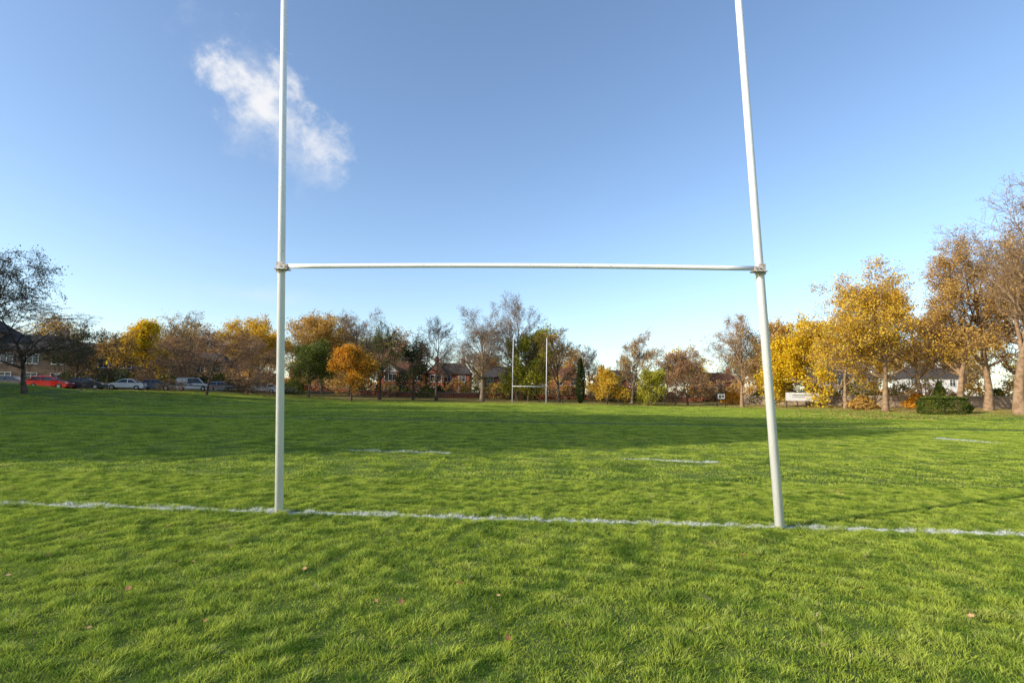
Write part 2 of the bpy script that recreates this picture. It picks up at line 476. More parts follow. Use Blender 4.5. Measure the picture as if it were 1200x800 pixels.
bark = simple_diffuse('bark_grey_brown', (0.17, 0.12, 0.08), (0.27, 0.20, 0.135), 3)
bark_w = simple_diffuse('bark_warm', (0.24, 0.155, 0.09), (0.36, 0.24, 0.145), 3)
bark_d = simple_diffuse('bark_dark', (0.075, 0.056, 0.042), (0.14, 0.10, 0.075), 3)
yel = leaf_mat('yellow_leaves', (0.60, 0.34, 0.03), (0.80, 0.50, 0.045), (0.88, 0.66, 0.11))
yel2 = leaf_mat('bright_yellow_leaves', (0.62, 0.38, 0.012), (0.82, 0.55, 0.02), (0.88, 0.68, 0.07))
org = leaf_mat('orange_leaves', (0.54, 0.22, 0.02), (0.72, 0.34, 0.03), (0.82, 0.48, 0.07))
tan = leaf_mat('tan_leaves', (0.42, 0.24, 0.06), (0.62, 0.37, 0.085), (0.76, 0.50, 0.14))
grn = leaf_mat('green_leaves', (0.05, 0.08, 0.018), (0.12, 0.16, 0.03), (0.24, 0.26, 0.05))
dgr = leaf_mat('dark_green_leaves', (0.02, 0.037, 0.014), (0.045, 0.068, 0.02), (0.09, 0.11, 0.035))
dens = leaf_mat('dense_dark_leaves', (0.015, 0.022, 0.01), (0.03, 0.04, 0.015), (0.05, 0.06, 0.025), trans=0.0)
ygr = leaf_mat('yellow_green_leaves', (0.24, 0.24, 0.025), (0.44, 0.41, 0.04), (0.60, 0.53, 0.07))
blg = leaf_mat('blue_green_leaves', (0.05, 0.075, 0.04), (0.09, 0.125, 0.07), (0.16, 0.19, 0.11))
pnk = leaf_mat('pinkish_brown_leaves', (0.28, 0.15, 0.075), (0.42, 0.24, 0.125), (0.54, 0.33, 0.18))

# left side
WL = dict(trop=(0, .02, -.12, -.25, -.4), start=1)
LOW = dict(start=0, trop=(0, .03, .02, .02, 0), ang=(72, 50, 50, 50))
TW = dict(kids=(4, 2, 2.2, 2))
tree('willow_tree', -22, 44, 12.5, 9.5, 101, bark_d, blg, 5000, 0.13, 0.3, **WL)
tree('bare_tree', 34, 46, 9.0, 15, 142, bark_d, None, start=1, trop=(0, .02, .0, -.04, 0), ang=(66, 50, 50, 50), kids=(3, 1.5, 1.7, 1.6), thick=1.2)
tree('bare_tree', 92, 66, 8.2, 9, 103, bark_d, dgr, 3500, **LOW)
tree('bare_tree', 128, 72, 8.2, 9, 104, bark_d, tan, 3500)
tree('yellow_maple_tree', 172, 82, 10.6, 7.5, 105, bark_d, yel2, 16000, 0.28, 0.35)
tree('bare_tree', 215, 86, 12.8, 9, 106, bark, tan, 1500)
tree('cherry_tree', 245, 64, 8.2, 13, 107, bark_d, pnk, 8000, 0.13, **LOW)
tree('cherry_tree', 200, 76, 8.2, 9, 108, bark, pnk, 6000, 0.14, **LOW)
tree('yellow_tree', 305, 92, 13.2, 11, 109, bark, yel, 17000, 0.26, 0.35)
tree('cherry_tree', 292, 74, 8.0, 9, 110, bark, pnk, 7000, 0.14, **LOW)
tree('willow_tree', 364, 84, 9.0, 8.5, 111, bark, grn, 13000, 0.22, 0.35, **WL)
tree('ash_tree', 380, 96, 15.0, 13, 112, bark, tan, 20000, 0.26, 0.4)
tree('bare_tree', 412, 99, 17, 12, 113, bark, pnk, 2500, **TW)
tree('orange_maple_tree', 414, 80, 8.2, 6.8, 114, bark_d, org, 14000, 0.23, 0.3)
tree('bare_tree', 447, 90, 13.6, 8.5, 115, bark_d, grn, 2500, 0.2)
tree('holly_tree', 486, 93, 11.3, 6.5, 116, bark_d, dgr, 6000, 0.25, 0.35)
tree('bare_tree', 513, 90, 14.4, 10.5, 117, bark_d, **TW)
tree('bare_tree', 566, 88, 17, 15, 118, bark, pnk, 3500, .15, thick=1.2, kids=(5, 2.2, 2.2, 2))
tree('bare_tree', 607, 98, 19.3, 14, 119, bark, pnk, 4000, .15, kids=(5, 2.2, 2.2, 2))
tree('lime_tree', 620, 96, 13, 9.5, 120, bark, ygr, 20000, 0.3, 0.4, **LOW)
tree('bare_tree', 656, 92, 12.8, 8.5, 121, bark_d, tan, 3000, **TW)
tree('bare_tree', 694, 104, 11, 9, 122, bark, pnk, 1500)
tree('small_orange_tree', 712, 88, 6.1, 6.4, 123, bark_d, yel, 10000, 0.19, 0.22, **LOW)
tree('ash_tree', 741, 93, 12.8, 9.5, 124, bark, tan, 5500, 0.2, **TW)
tree('small_green_tree', 763, 86, 5.6, 5.6, 125, bark, ygr, 10000, 0.21, 0.25, **LOW)
tree('cherry_tree', 806, 90, 9.2, 8.4, 126, bark, pnk, 13000, 0.18, 0.25, **LOW)
tree('bare_tree', 869, 84, 15, 11, 127, bark_w, tan, 3500, **TW)
tree('ash_tree', 912, 90, 14.3, 10, 128, bark, tan, 17000, 0.25, 0.35)
tree('yellow_maple_tree', 946, 76, 12.8, 11, 129, bark_d, yel2, 28000, 0.25, 0.32, **LOW)
tree('yellow_maple_tree', 1036, 58, 16.4, 14.5, 130, bark_w, yel, 26000, 0.19, 0.26, **TW)
tree('yellow_maple_tree', 990, 68, 12.5, 10, 131, bark_w, yel, 17000, 0.2, 0.3)
tree('beech_tree', 1122, 54, 16.2, 14, 132, bark_w, tan, 26000, 0.16, 0.24, **TW)
tree('bare_tree', 1192, 47, 22.5, 17, 133, bark_w, tan, 6000, 0.12, kids=(5, 2.2, 2.2, 2))
tree('bare_tree', 1156, 54, 19.5, 13, 134, bark_w, tan, 8000, 0.14, **TW)
tree('beech_tree', 1240, 50, 21, 15, 135, bark_w, tan, 9000, 0.15, 0.25, **TW)
tree('beech_tree', 1080, 66, 16, 12, 136, bark_w, yel, 18000, 0.2, .28)
tree('beech_tree', 1200, 66, 17, 13, 137, bark_w, yel, 12000, 0.2, .28)

def blob_leaves(rs, c, rx, ry, h, n, size, sharp=0.55):
    u = rs.rand(n); th = rs.rand(n)*2*math.pi; sd = rs.rand()*9
    if sharp < 0: prof = np.clip(1-u**5, 0, 1)**.5*(.90+.1*np.clip(u*4, 0, 1)); k0 = .9
    else: prof = np.sin(np.pi*np.clip(u, 0.0, 1)**sharp)**0.6; k0 = .72
    lump = 1+(1.0 if sharp > 0 else .25)*(0.18*np.sin(th*3+u*9+sd)+0.12*np.sin(th*7-u*17+sd))
    r = prof*(k0+(1.02-k0)*rs.rand(n)**.5)*lump
    if sharp < 0:
        top = rs.rand(n) < .35; u = np.where(top, .93+.07*rs.rand(n), u); r = np.where(top, .93*np.sqrt(rs.rand(n)), r)
        u = np.where(top, u-.10*r**3, u)
    p = np.stack([c[0]+rx*r*np.cos(th), c[1]+ry*r*np.sin(th), c[2]+u*h*(1+(.1 if sharp > 0 else .02)*np.sin(th*4+sd))], -1)
    return leaf_quads(p, size, rs)
def ellipsoid_leaves(name, x, y, rx, ry, h, n, size, leaf, bk, seed, sharp=1.0):
    rs = np.random.RandomState(seed)
    V, Fc = blob_leaves(rs, (0, 0, 0), rx, ry, h, n, size, sharp)
    mb = MB(); mb.tube((0, 0, -0.1), (0, 0, h*.85), 0.12, .03, 8)
    tv = np.array(mb.v); quads = np.array([f for f in mb.f if len(f) == 4])
    V2 = np.concatenate([V, tv]); F2 = np.concatenate([Fc, quads+len(V)])
    me = mesh_np(name, V2, F2, mats=[bk, leaf], midx=np.r_[np.ones(len(Fc), int), np.zeros(len(quads), int)],
                 attrs={'rnd': np.r_[np.repeat(rs.rand(n), 4), np.zeros(len(tv))]})
    return link(name, me, loc=(x, y, tzf(x, y)))
ellipsoid_leaves('cypress_tree', bx(681, 90), 90, .75, .75, 7.2, 5000, 0.2, dgr, bark_d, 3, 0.75)
ellipsoid_leaves('clipped_bush', bx(1104, 50), 50, 2.25, 1.7, 1.7, 16000, 0.10, grn, bark_d, 5, -1)
ellipsoid_leaves('evergreen_shrub', bx(1100, 58), 58, 0.7, .6, 2.9, 2500, 0.14, grn, bark_d, 6, 0.7)
k = 0
for px, d, rx, h, mt in ((345, 88, 2.2, 2.2, grn), (730, 98, 3.4, 2.8, dgr), (858, 93, 2.0, 2.0, org), (895, 90, 2.4, 2.5, dgr),
                     (1010, 64, 1.6, 1.6, tan), (275, 82, 2.2, 2.0, dgr), (160, 84, 3, 2.6, grn), (90, 74, 3, 2.6, dgr), (1075, 62, 1.6, 1.6, org)):
    k += 1
    ellipsoid_leaves('shrub', bx(px, d), d, rx, rx*.7, h, 1800, 0.22, mt, bark_d, 40+k, 0.55)
# belt of shrubbery along the edge of the park
rr = random.Random(31)
belt = empty('shrubbery')
groups = {0: dgr, 1: grn, 2: tan, 3: pnk, 4: org}
acc = {g: ([], [], []) for g in groups}; offs = {g: 0 for g in groups}
rs0 = np.random.RandomState(88)
def belt_blob(px, d, rx, h, g, n=650, s=.3):
    x = bx(px, d); V, Fc = blob_leaves(rs0, (x, d, tzf(x, d)-.1), rx, rx*.7, h, n, s)
    acc[g][0].append(V); acc[g][1].append(Fc+offs[g]); acc[g][2].append(np.repeat(rs0.rand(n), 4)); offs[g] += len(V)
for i in range(120):
    px = 130+740*(i+rr.random())/120; d = rr.uniform(101, 117)
    h = rr.choice((2.0, 2.4, 2.8, 3.2, 4.0, 5.0)); belt_blob(px, d, h*rr.uniform(.55, .9), h, rr.choice((0, 0, 1, 2, 2, 3, 3, 4)))
for i in range(60):
    t_ = (i+rr.random())/60; px = 870+400*t_; d = 97-38*t_+rr.uniform(0, 8)
    h = rr.choice((1.8, 2.6, 3.4, 4.4)); belt_blob(px, d, h*rr.uniform(.6, .9), h, rr.choice((0, 1, 2, 2, 3, 4)), 800, .22)
for i in range(26):
    t_ = (i+rr.random())/26; px = -60+360*t_; d = 78+22*t_+rr.uniform(0, 5)
    h = rr.choice((2.2, 2.8, 3.6, 4.6)); belt_blob(px, d, h*rr.uniform(.6, .9), h, rr.choice((0, 0, 0, 1, 2, 3)), 700, .25)
for g in groups:
    V = np.concatenate(acc[g][0]); Fc = np.concatenate(acc[g][1])
    link('shrub_leaves', mesh_np('shrub_leaves', V, Fc, mats=[groups[g]], attrs={'rnd': np.concatenate(acc[g][2])}), belt)

# distant mass of trees behind the houses (one named group)
dist = empty('distant_trees')
rr = random.Random(77)
for g, (lf, bk) in enumerate(((tan, bark), (dgr, bark_d), (pnk, bark_w), (yel, bark), (tan, bark_w))):
    Vs = []; Fs = []; Ms = []; Rs = []; off = 0
    for i in range(22 if g != 3 else 11):
        px = rr.uniform(60, 480) if i % 3 == 0 else rr.uniform(860, 1350) if i % 3 == 1 else rr.uniform(-150, 1350)
        d = rr.uniform(122, 160); mid_ = 470 < px < 860
        x = bx(px, d); H = rr.uniform(8.5, 13.0) if mid_ else rr.uniform(11.0, 18.0)
        V, Fa, mi, rnd = tree_arrays(H, H*rr.uniform(.8, 1.2), 500+g*50+i, 2200, 0.36, 0.5, minr=0.022,
                                     base=(x, d, tzf(x, d)), start=1, maxl=3, kids=(3, 2, 2, 1))
        Vs.append(V); Fs.append(Fa+off); Ms.append(mi); Rs.append(rnd); off += len(V)
    me = mesh_np('distant_tree_mass', np.concatenate(Vs), np.concatenate(Fs), mats=[bk, lf], midx=np.concatenate(Ms), attrs={'rnd': np.concatenate(Rs)})
    link('distant_tree_mass', me, dist)

# avenue of dense evergreen oaks outside the left of the frame; it throws the long shadow over the pitch
for i, (v, H) in enumerate(((16.2, 27), (19.0, 30), (23.0, 29), (27.5, 28), (32.5, 26), (39, 24), (45, 24), (52, 22), (60, 21), (69, 20))):
    u = -45 + (i % 2)*2
    x = S.x*u - S.y*v; y = S.y*u + S.x*v
    tree('evergreen_oak_tree', 0, 0, H, 6.0 if i == 0 else 9.0, 300+i, bark_d, dens, 22000, 0.62, 0.6, xy=(x, y), start=0, leaf_low=0.03, kids=(3, 2, 2, 1))

# ------------------------------------------------------------ goal posts
def paint():
    m, t, b = new_mat('white_post_paint')
    g = t.nodes.new('ShaderNodeNewGeometry'); pos = g.outputs['Position']
    n = NOISE(t, pos, 3.0, 4, 0.65); n2 = NOISE(t, pos, 28.0, 3, 0.6)
    mp = t.nodes.new('ShaderNodeMapping'); mp.inputs['Scale'].default_value = (14, 14, 1.6); t.links.new(pos, mp.inputs[0])
    n3 = NOISE(t, mp.outputs[0], 2.0, 4, 0.6)
    c = MIXC(t, SMOOTH(t, n, 0.4, 0.75), (0.86, 0.86, 0.86), (0.79, 0.78, 0.76))
    c = MIXC(t, SMOOTH(t, n3, 0.60, 0.78, 0, 0.4), c, (0.55, 0.53, 0.48))
    c = MIXC(t, SMOOTH(t, n2, 0.69, 0.73), c, (0.16, 0.10, 0.06))
    t.links.new(c, b.inputs['Base Color']); b.inputs['Roughness'].default_value = 0.45
    bn = t.nodes.new('ShaderNodeBump'); bn.inputs['Strength'].default_value = 0.25; bn.inputs['Distance'].default_value = 0.004
    t.links.new(n2, bn.inputs['Height']); t.links.new(bn.outputs[0], b.inputs['Normal'])
    return m
WP = paint()
rust = mat('rusty_steel', (0.16, 0.07, 0.035), (0.45, 0.40, 0.34), 30, 0.7, metal=0.2)
galv = mat('painted_bracket', (0.62, 0.60, 0.56), (0.36, 0.28, 0.22), 25, 0.6)

gp = empty('rugby_goal_posts', (0, 0, 0))
def post_line(px0, py0, px1, py1):
    g = survey_ground(px0, py0); top = survey_depth(px1, py1, g[1]); b = Vector((g[0], g[1], 0))
    d = (top-b)
    return b, d/d.z
bL, dL = post_line(327, 601, 333, 0); bR, dR = post_line(914, 619, 865.5, 0)
for nm, b, d, r in (('post_1', bL, dL, .047), ('post_2', bR, dR, .050)):
    mb = MB(); H = 10.8
    mb.tube(b-d*0.3, b+d*H, r*1.03, r*.72, 28)
    mb.tube(b+d*H, b+d*(H+.04), r*.72, r*.4, 28)
    mb.build(nm, WP, gp, smooth=True)
barL = survey_depth(334, 312, bL.y-0.085); barR = survey_depth(887, 314.5, bR.y-0.09)
mb = MB(); nseg = 16; pts = []
for i in range(nseg+1):
    t = i/nseg; p = barL.lerp(barR, t); p = p+Vector((0, 0, 0.022*math.sin(math.pi*t)))
    pts.append(p)
pts[0] -= (barR-barL).normalized()*0.02
K = 20
for i, p in enumerate(pts):
    dd = (barR-barL).normalized(); a_ = dd.cross(Vector((0, 0, 1))).normalized(); b_ = dd.cross(a_)
    for j in range(K):
        th = 2*math.pi*j/K; mb.v.append(tuple(p+(a_*math.cos(th)+b_*math.sin(th))*0.0285))
for i in range(nseg):
    for j in range(K): mb.f.append((i*K+j, i*K+(j+1) % K, (i+1)*K+(j+1) % K, (i+1)*K+j))
mb.f.append(tuple(reversed(range(K)))); mb.f.append(tuple(nseg*K+j for j in range(K)))
mb.build('crossbar', WP, gp, smooth=True)
for nm, b, d, bar, sgn, r in (('bracket_1', bL, dL, barL, 1, .047), ('bracket_2', bR, dR, barR, -1, .050)):
    c = b+d*bar.z
    mb = MB()
    mb.box((c.x+sgn*.045, bar.y+.02, bar.z-.035), (.17, .10, .012))
    mb.box((c.x+sgn*.075, bar.y-.034, bar.z-.010), (.10, .008, .062))
    mb.box((c.x, c.y-r-.006, bar.z), (.085, .012, .13))
    mb.build(nm, galv, gp, bevel=.002)
    mb = MB(); mb.tube(c-d*.045, c-d*.018, r*1.12, None, 24); mb.tube(c+d*.03, c+d*.055, r*1.12, None, 24)
    mb.build(nm+'_clamp', WP, gp, bevel=.002)
    mb = MB()
    for dx in (.05, .10):
        mb.tube((c.x+sgn*dx, bar.y-.046, bar.z-.01), (c.x+sgn*dx, bar.y-.036, bar.z-.01), .009, None, 6)
        mb.tube((c.x+sgn*dx, bar.y+.0, bar.z-.062), (c.x+sgn*dx, bar.y+.0, bar.z-.041), .008, None, 6)
    mb.build(nm+'_bolts', rust, gp)

# far goal
fy = 86.0
fx0, fx1 = bx(601.5, fy), bx(641, fy)
fz = tzf((fx0+fx1)/2, fy)
gp2 = empty('rugby_goal_posts', ((fx0+fx1)/2, fy, fz))
hw = (fx1-fx0)/2
fpaint = mat('white_far_paint', (0.84, 0.84, 0.82), (0.78, 0.77, 0.75), 3, 0.5)
mb = MB(); mb.tube((-hw, 0, -.2), (-hw, 0, 10.8), .07, .055, 14); mb.build('post_1', fpaint, gp2, smooth=True)
mb = MB(); mb.tube((hw, 0, -.2), (hw, 0, 10.8), .07, .055, 14); mb.build('post_2', fpaint, gp2, smooth=True)
mb = MB(); mb.tube((-hw, -.1, 2.75), (hw, -.1, 2.75), .06, None, 14); mb.build('crossbar', fpaint, gp2, smooth=True)
mb = MB(); mb.box((-hw, -.07, 2.75), (.2, .12, .16)); mb.box((hw, -.07, 2.75), (.2, .12, .16)); mb.build('brackets', galv, gp2)

# ------------------------------------------------------------ houses
def brick_mat(name, c1, c2, mort, sc=4.4):
    m, t, b = new_mat(name)
    g = t.nodes.new('ShaderNodeTexCoord')
    br = t.nodes.new('ShaderNodeTexBrick'); br.inputs['Scale'].default_value = sc
    br.inputs['Color1'].default_value = (*c1, 1); br.inputs['Color2'].default_value = (*c2, 1); br.inputs['Mortar'].default_value = (*mort, 1)
    br.inputs['Mortar Size'].default_value = 0.015
    mp = t.nodes.new('ShaderNodeMapping'); mp.inputs['Rotation'].default_value = (math.pi/2, 0, 0)
    t.links.new(g.outputs['Object'], mp.inputs[0]); t.links.new(mp.outputs[0], br.inputs['Vector'])
    n = NOISE(t, g.outputs['Object'], 1.2, 4, 0.65)
    c = MIXC(t, SMOOTH(t, n, 0.3, 0.7, 0, 0.45), br.outputs['Color'], tuple(x*.55 for x in c1))
    t.links.new(c, b.inputs['Base Color']); b.inputs['Roughness'].default_value = 0.92
    b.inputs['Specular IOR Level'].default_value = 0.15
    return m
redb = brick_mat('red_brick', (0.30, 0.085, 0.045), (0.37, 0.12, 0.065), (0.24, 0.15, 0.11))
brnb = brick_mat('brown_stone', (0.24, 0.155, 0.10), (0.32, 0.21, 0.135), (0.2, 0.15, 0.11), 2.2)
stone = brick_mat('stone_blocks', (0.28, 0.21, 0.145), (0.40, 0.30, 0.205), (0.16, 0.13, 0.1), 2.0)
slate = mat('slate_roof', (0.055, 0.047, 0.044), (0.09, 0.078, 0.07), 2.5, 0.95, spec=0.05)
tile_r = mat('clay_tile_roof', (0.13, 0.06, 0.04), (0.19, 0.09, 0.055), 2.5, 0.95, spec=0.05)
white = mat('white_painted_wood', (0.74, 0.74, 0.72), (0.64, 0.63, 0.60), 4, 0.5)
render_w = mat('white_render', (0.66, 0.65, 0.61), (0.56, 0.54, 0.50), 1.5, 0.9)
glass, gt, gb = new_mat('window_glass'); gb.inputs['Base Color'].default_value = (0.03, 0.035, 0.04, 1)
gb.inputs['Roughness'].default_value = 0.08; gb.inputs['Specular IOR Level'].default_value = 0.6
doorm = mat('door_paint', (0.10, 0.03, 0.03), (0.13, 0.04, 0.035), 3, 0.4)
gutm = mat('gutter_plastic', (0.06, 0.05, 0.045), (0.09, 0.08, 0.07), 3, 0.6)

def house(name, x, y, yaw, w, dp, he, hr, wall, roof, nwin=2, floors=2, gable=True, gp_m=None):
    e = empty(name, (x, y, tzf(x, y)), yaw)
    fl = he/floors
    MB().box((0, 0, he/2-0.2), (w, dp, he+0.4)).build('walls', wall, e)
    ov = 0.35; a = w/2+ov; b = dp/2+ov; hip = a*0.35
    pts = [(-a, -b, he), (a, -b, he), (a, b, he), (-a, b, he), (-a+hip, 0, he+hr), (a-hip, 0, he+hr)]
    MB().poly(pts, [(0, 1, 5, 4), (1, 2, 5), (2, 3, 4, 5), (3, 0, 4), (3, 2, 1, 0)]).build('roof', roof, e)
    MB().box((0, -b-0.05, he+0.02), (2*a, .1, .12)).build('gutter', gutm, e)
    ch = MB()
    for sx in (-1, 1): ch.box((sx*(a-hip-.3), 0.1, he+hr+0.2), (0.9, .7, 1.6))
    ch.build('chimneys', wall, e)
    cp = MB()
    for sx in (-1, 1):
        for q in (-.2, .2): cp.tube((sx*(a-hip-.3)+q, .1, he+hr+1.0), (sx*(a-hip-.3)+q, .1, he+hr+1.4), .12, .1, 8)
    cp.build('chimney_pots', tile_r, e)
    fr = MB(); gl = MB(); yo = -dp/2
    for f in range(floors):
        for i in range(nwin):
            wx = -w/2+w*(i+0.5)/nwin; ww = min(1.6, w/nwin*0.45); wh = 1.35; zc = fl*f+1.55
            if zc+wh/2 > he-.1: zc = he-.1-wh/2
            fr.box((wx, yo-.05, zc+wh/2+.04), (ww+.14, .14, .08)); fr.box((wx, yo-.06, zc-wh/2-.05), (ww+.2, .18, .10))
            for q in (-1, 0, 1): fr.box((wx+q*ww/2, yo-.045, zc), (.07, .10, wh))
            fr.box((wx-ww/4, yo-.045, zc+wh*.2), (ww/2-.08, .07, .05)); fr.box((wx+ww/4, yo-.045, zc+wh*.2), (ww/2-.08, .07, .05))
            gl.box((wx, yo-.012, zc), (ww, .02, wh))
    fr.build('window_frames', white, e); gl.build('windows', glass, e)
    if gable:
        gx_ = -w*0.25; gw = w*0.36; gy_ = -dp/2-0.55
        MB().box((gx_, gy_, he/2), (gw, 1.1, he)).build('bay', wall, e)
        g1 = gw/2+.25; y0 = gy_-.8; y1 = 0
        pts = [(gx_-g1, y0, he), (gx_+g1, y0, he), (gx_, y0, he+hr*.72), (gx_-g1, y1, he), (gx_+g1, y1, he), (gx_, y1, he+hr*.72)]
        MB().poly(pts, [(0, 1, 2), (1, 4, 5, 2), (3, 0, 2, 5)]).build('bay_roof', roof, e)
        g2 = gw/2-.1
        MB().poly([(gx_-g2, y0-.01, he+.05), (gx_+g2, y0-.01, he+.05), (gx_, y0-.01, he+hr*.62)], [(0, 1, 2)]).build('gable_panel', gp_m or wall, e)
        fr = MB(); gl = MB()
        for f in range(floors):
            zc = fl*f+1.5; ww = gw*.72; yb = gy_-.55
            fr.box((gx_, yb-.05, zc+.76), (ww+.14, .12, .09)); fr.box((gx_, yb-.06, zc-.76), (ww+.2, .16, .09))
            for q in (-.5, -.17, .17, .5): fr.box((gx_+q*ww, yb-.05, zc), (.08, .1, 1.42))
            gl.box((gx_, yb-.012, zc), (ww, .02, 1.42))
        fr.build('bay_window_frames', white, e); gl.build('bay_windows', glass, e)
    MB().box((w*.42, yo-.04, 1.0), (.95, .08, 2.05)).build('door', doorm, e)
    MB().box((w*.42, yo-.03, 2.12), (1.15, .12, .12)).build('door_lintel', white, e)
    return e
house('brick_house', bx(476, 117), 117, 0.05, 9.5, 8, 5.2, 2.6, redb, tile_r, 3, gp_m=render_w)
house('brick_house', bx(528, 119), 119, 0.0, 9.5, 8, 5.2, 2.6, redb, slate, 3)
house('brick_house', bx(592, 127), 127, 0.0, 10, 8, 4.8, 2.8, redb, slate, 3, gable=False)
house('brick_house', bx(655, 127), 127, -0.02, 10, 8, 4.8, 2.7, redb, tile_r, 3, gable=False)
house('brick_house', bx(722, 127), 127, -0.05, 10, 8, 4.6, 2.6, redb, slate, 3)
house('brick_house', bx(838, 128), 128, -0.1, 10, 8, 4.0, 2.4, redb, tile_r, 3, gable=False)
house('brick_house', bx(375, 122), 122, 0.1, 11, 8, 4.8, 2.8, redb, slate, 3)
house('stone_house', bx(28, 80), 80, 0.35, 15, 9, 5.6, 2.6, brnb, slate, 5, gable=False)
house('stone_house', bx(120, 98), 98, 0.35, 14, 9, 5.4, 2.8, brnb, slate, 4)
house('stone_house', bx(-60, 78), 78, 0.4, 14, 9, 8.2, 2.6, brnb, slate, 4, floors=3, gable=False)
house('white_rendered_house', bx(1083, 112), 112, -0.3, 9, 8, 5.0, 2.6, render_w, slate, 4, gable=False)
house('brick_house', bx(985, 112), 112, -0.2, 11, 8, 4.8, 2.6, brnb, slate, 4, gable=False)
house('stone_house', bx(235, 116), 116, 0.2, 13, 8, 5.0, 2.8, brnb, slate, 4)

# ------------------------------------------------------------ walls, railing, road
def strip_wall(name, pts, h, th, m, cope=None):
    e = empty(name, (0, 0, 0)); mb = MB(); cb = MB()
    P_ = []
    for (xa, ya), (xb, yb) in zip(pts[:-1], pts[1:]):
        n = max(1, int(math.hypot(xb-xa, yb-ya)/3))
        for i in range(n): P_.append((xa+(xb-xa)*i/n, ya+(yb-ya)*i/n))
    P_.append(pts[-1])
    def ribbon(mb, lo, hi, t):
        V = []
        for i, (x, y) in enumerate(P_):
            x2, y2 = P_[min(i+1, len(P_)-1)]; x1, y1 = P_[max(i-1, 0)]
            l = math.hypot(x2-x1, y2-y1); nx, ny = -(y2-y1)/l, (x2-x1)/l; z = tzf(x, y)
            V += [(x+nx*t/2, y+ny*t/2, z+lo), (x-nx*t/2, y-ny*t/2, z+lo), (x-nx*t/2, y-ny*t/2, z+hi), (x+nx*t/2, y+ny*t/2, z+hi)]
        Fq = []
        for i in range(len(P_)-1):
            for j in range(4): Fq.append((4*i+j, 4*i+(j+1) % 4, 4*i+4+(j+1) % 4, 4*i+4+j))
        mb.poly(V, Fq)
    ribbon(mb, -.3, h, th); mb.build('wall_body', m, e)
    if cope: ribbon(cb, h+.002, h+.12, th+.1); cb.build('coping', cope, e)
    return e
cope = mat('coping_stone', (0.34, 0.30, 0.24), (0.24, 0.21, 0.17), 2, 0.9)
strip_wall('stone_wall', [(bx(868, 92), 92), (bx(960, 82), 82), (bx(1060, 66), 66), (bx(1260, 55), 55), (78, 40)], 1.35, .4, stone, cope)
strip_wall('brick_wall', [(bx(330, 105), 105), (bx(600, 108), 108), (bx(868, 106), 106)], 1.0, .25, redb, cope)
iron = mat('black_iron', (0.02, 0.02, 0.022), (0.035, 0.03, 0.03), 8, 0.5)
mb = MB()
x0, x1 = bx(340, 95), bx(600, 99)
n = 120; prev = None
for i in range(n+1):
    x = x0+(x1-x0)*i/n; y = 95+4*i/n; z = tzf(x, y)
    mb.tube((x, y, z-.1), (x, y, z+1.15), .02 if i % 8 else .045, None, 5, False)
    if prev:
        for hh in (.15, 1.05): mb.tube((prev[0], prev[1], prev[2]+hh), (x, y, z+hh), .02, None, 4, False)
    prev = (x, y, z)
mb.build('iron_railing', iron)

asph = mat('asphalt', (0.045, 0.045, 0.047), (0.065, 0.063, 0.06), 6, 0.9)
kerbm = mat('kerb_concrete', (0.30, 0.29, 0.27), (0.24, 0.23, 0.21), 4, 0.9)
rp = [(-110, 50), (bx(20, 65), 65), (bx(150, 73), 73), (bx(300, 88), 88), (bx(380, 104), 104), (bx(410, 112), 112)]
def ribbon_sheet(name, pts, w, lift, m, off=0.0):
    P_ = []
    for (xa, ya), (xb, yb) in zip(pts[:-1], pts[1:]):
        n = max(1, int(math.hypot(xb-xa, yb-ya)/1.5))
        for i in range(n): P_.append((xa+(xb-xa)*i/n, ya+(yb-ya)*i/n))
    P_.append(pts[-1]); V = []; Fq = []
    for i, (x, y) in enumerate(P_):
        x2, y2 = P_[min(i+2, len(P_)-1)]; x1, y1 = P_[max(i-2, 0)]
        l = math.hypot(x2-x1, y2-y1); nx, ny = -(y2-y1)/l, (x2-x1)/l
        z = tzf(x, y)+lift
        a = (x+nx*(off+w/2), y+ny*(off+w/2)); b = (x+nx*(off-w/2), y+ny*(off-w/2))
        V += [(a[0], a[1], z), (b[0], b[1], z), (b[0], b[1], z-.25), (a[0], a[1], z-.25)]
    for i in range(len(P_)-1):
        Fq += [(4*i, 4*i+1, 4*i+5, 4*i+4), (4*i+1, 4*i+2, 4*i+6, 4*i+5), (4*i+3, 4*i, 4*i+4, 4*i+7)]
    MB().poly(V, Fq).build(name, m)
ribbon_sheet('road', rp, 6.5, 0.05, asph)
ribbon_sheet('kerb', rp, .15, 0.16, kerbm, off=-3.33)
ribbon_sheet('pavement', rp, 1.8, 0.15, kerbm, off=4.15)

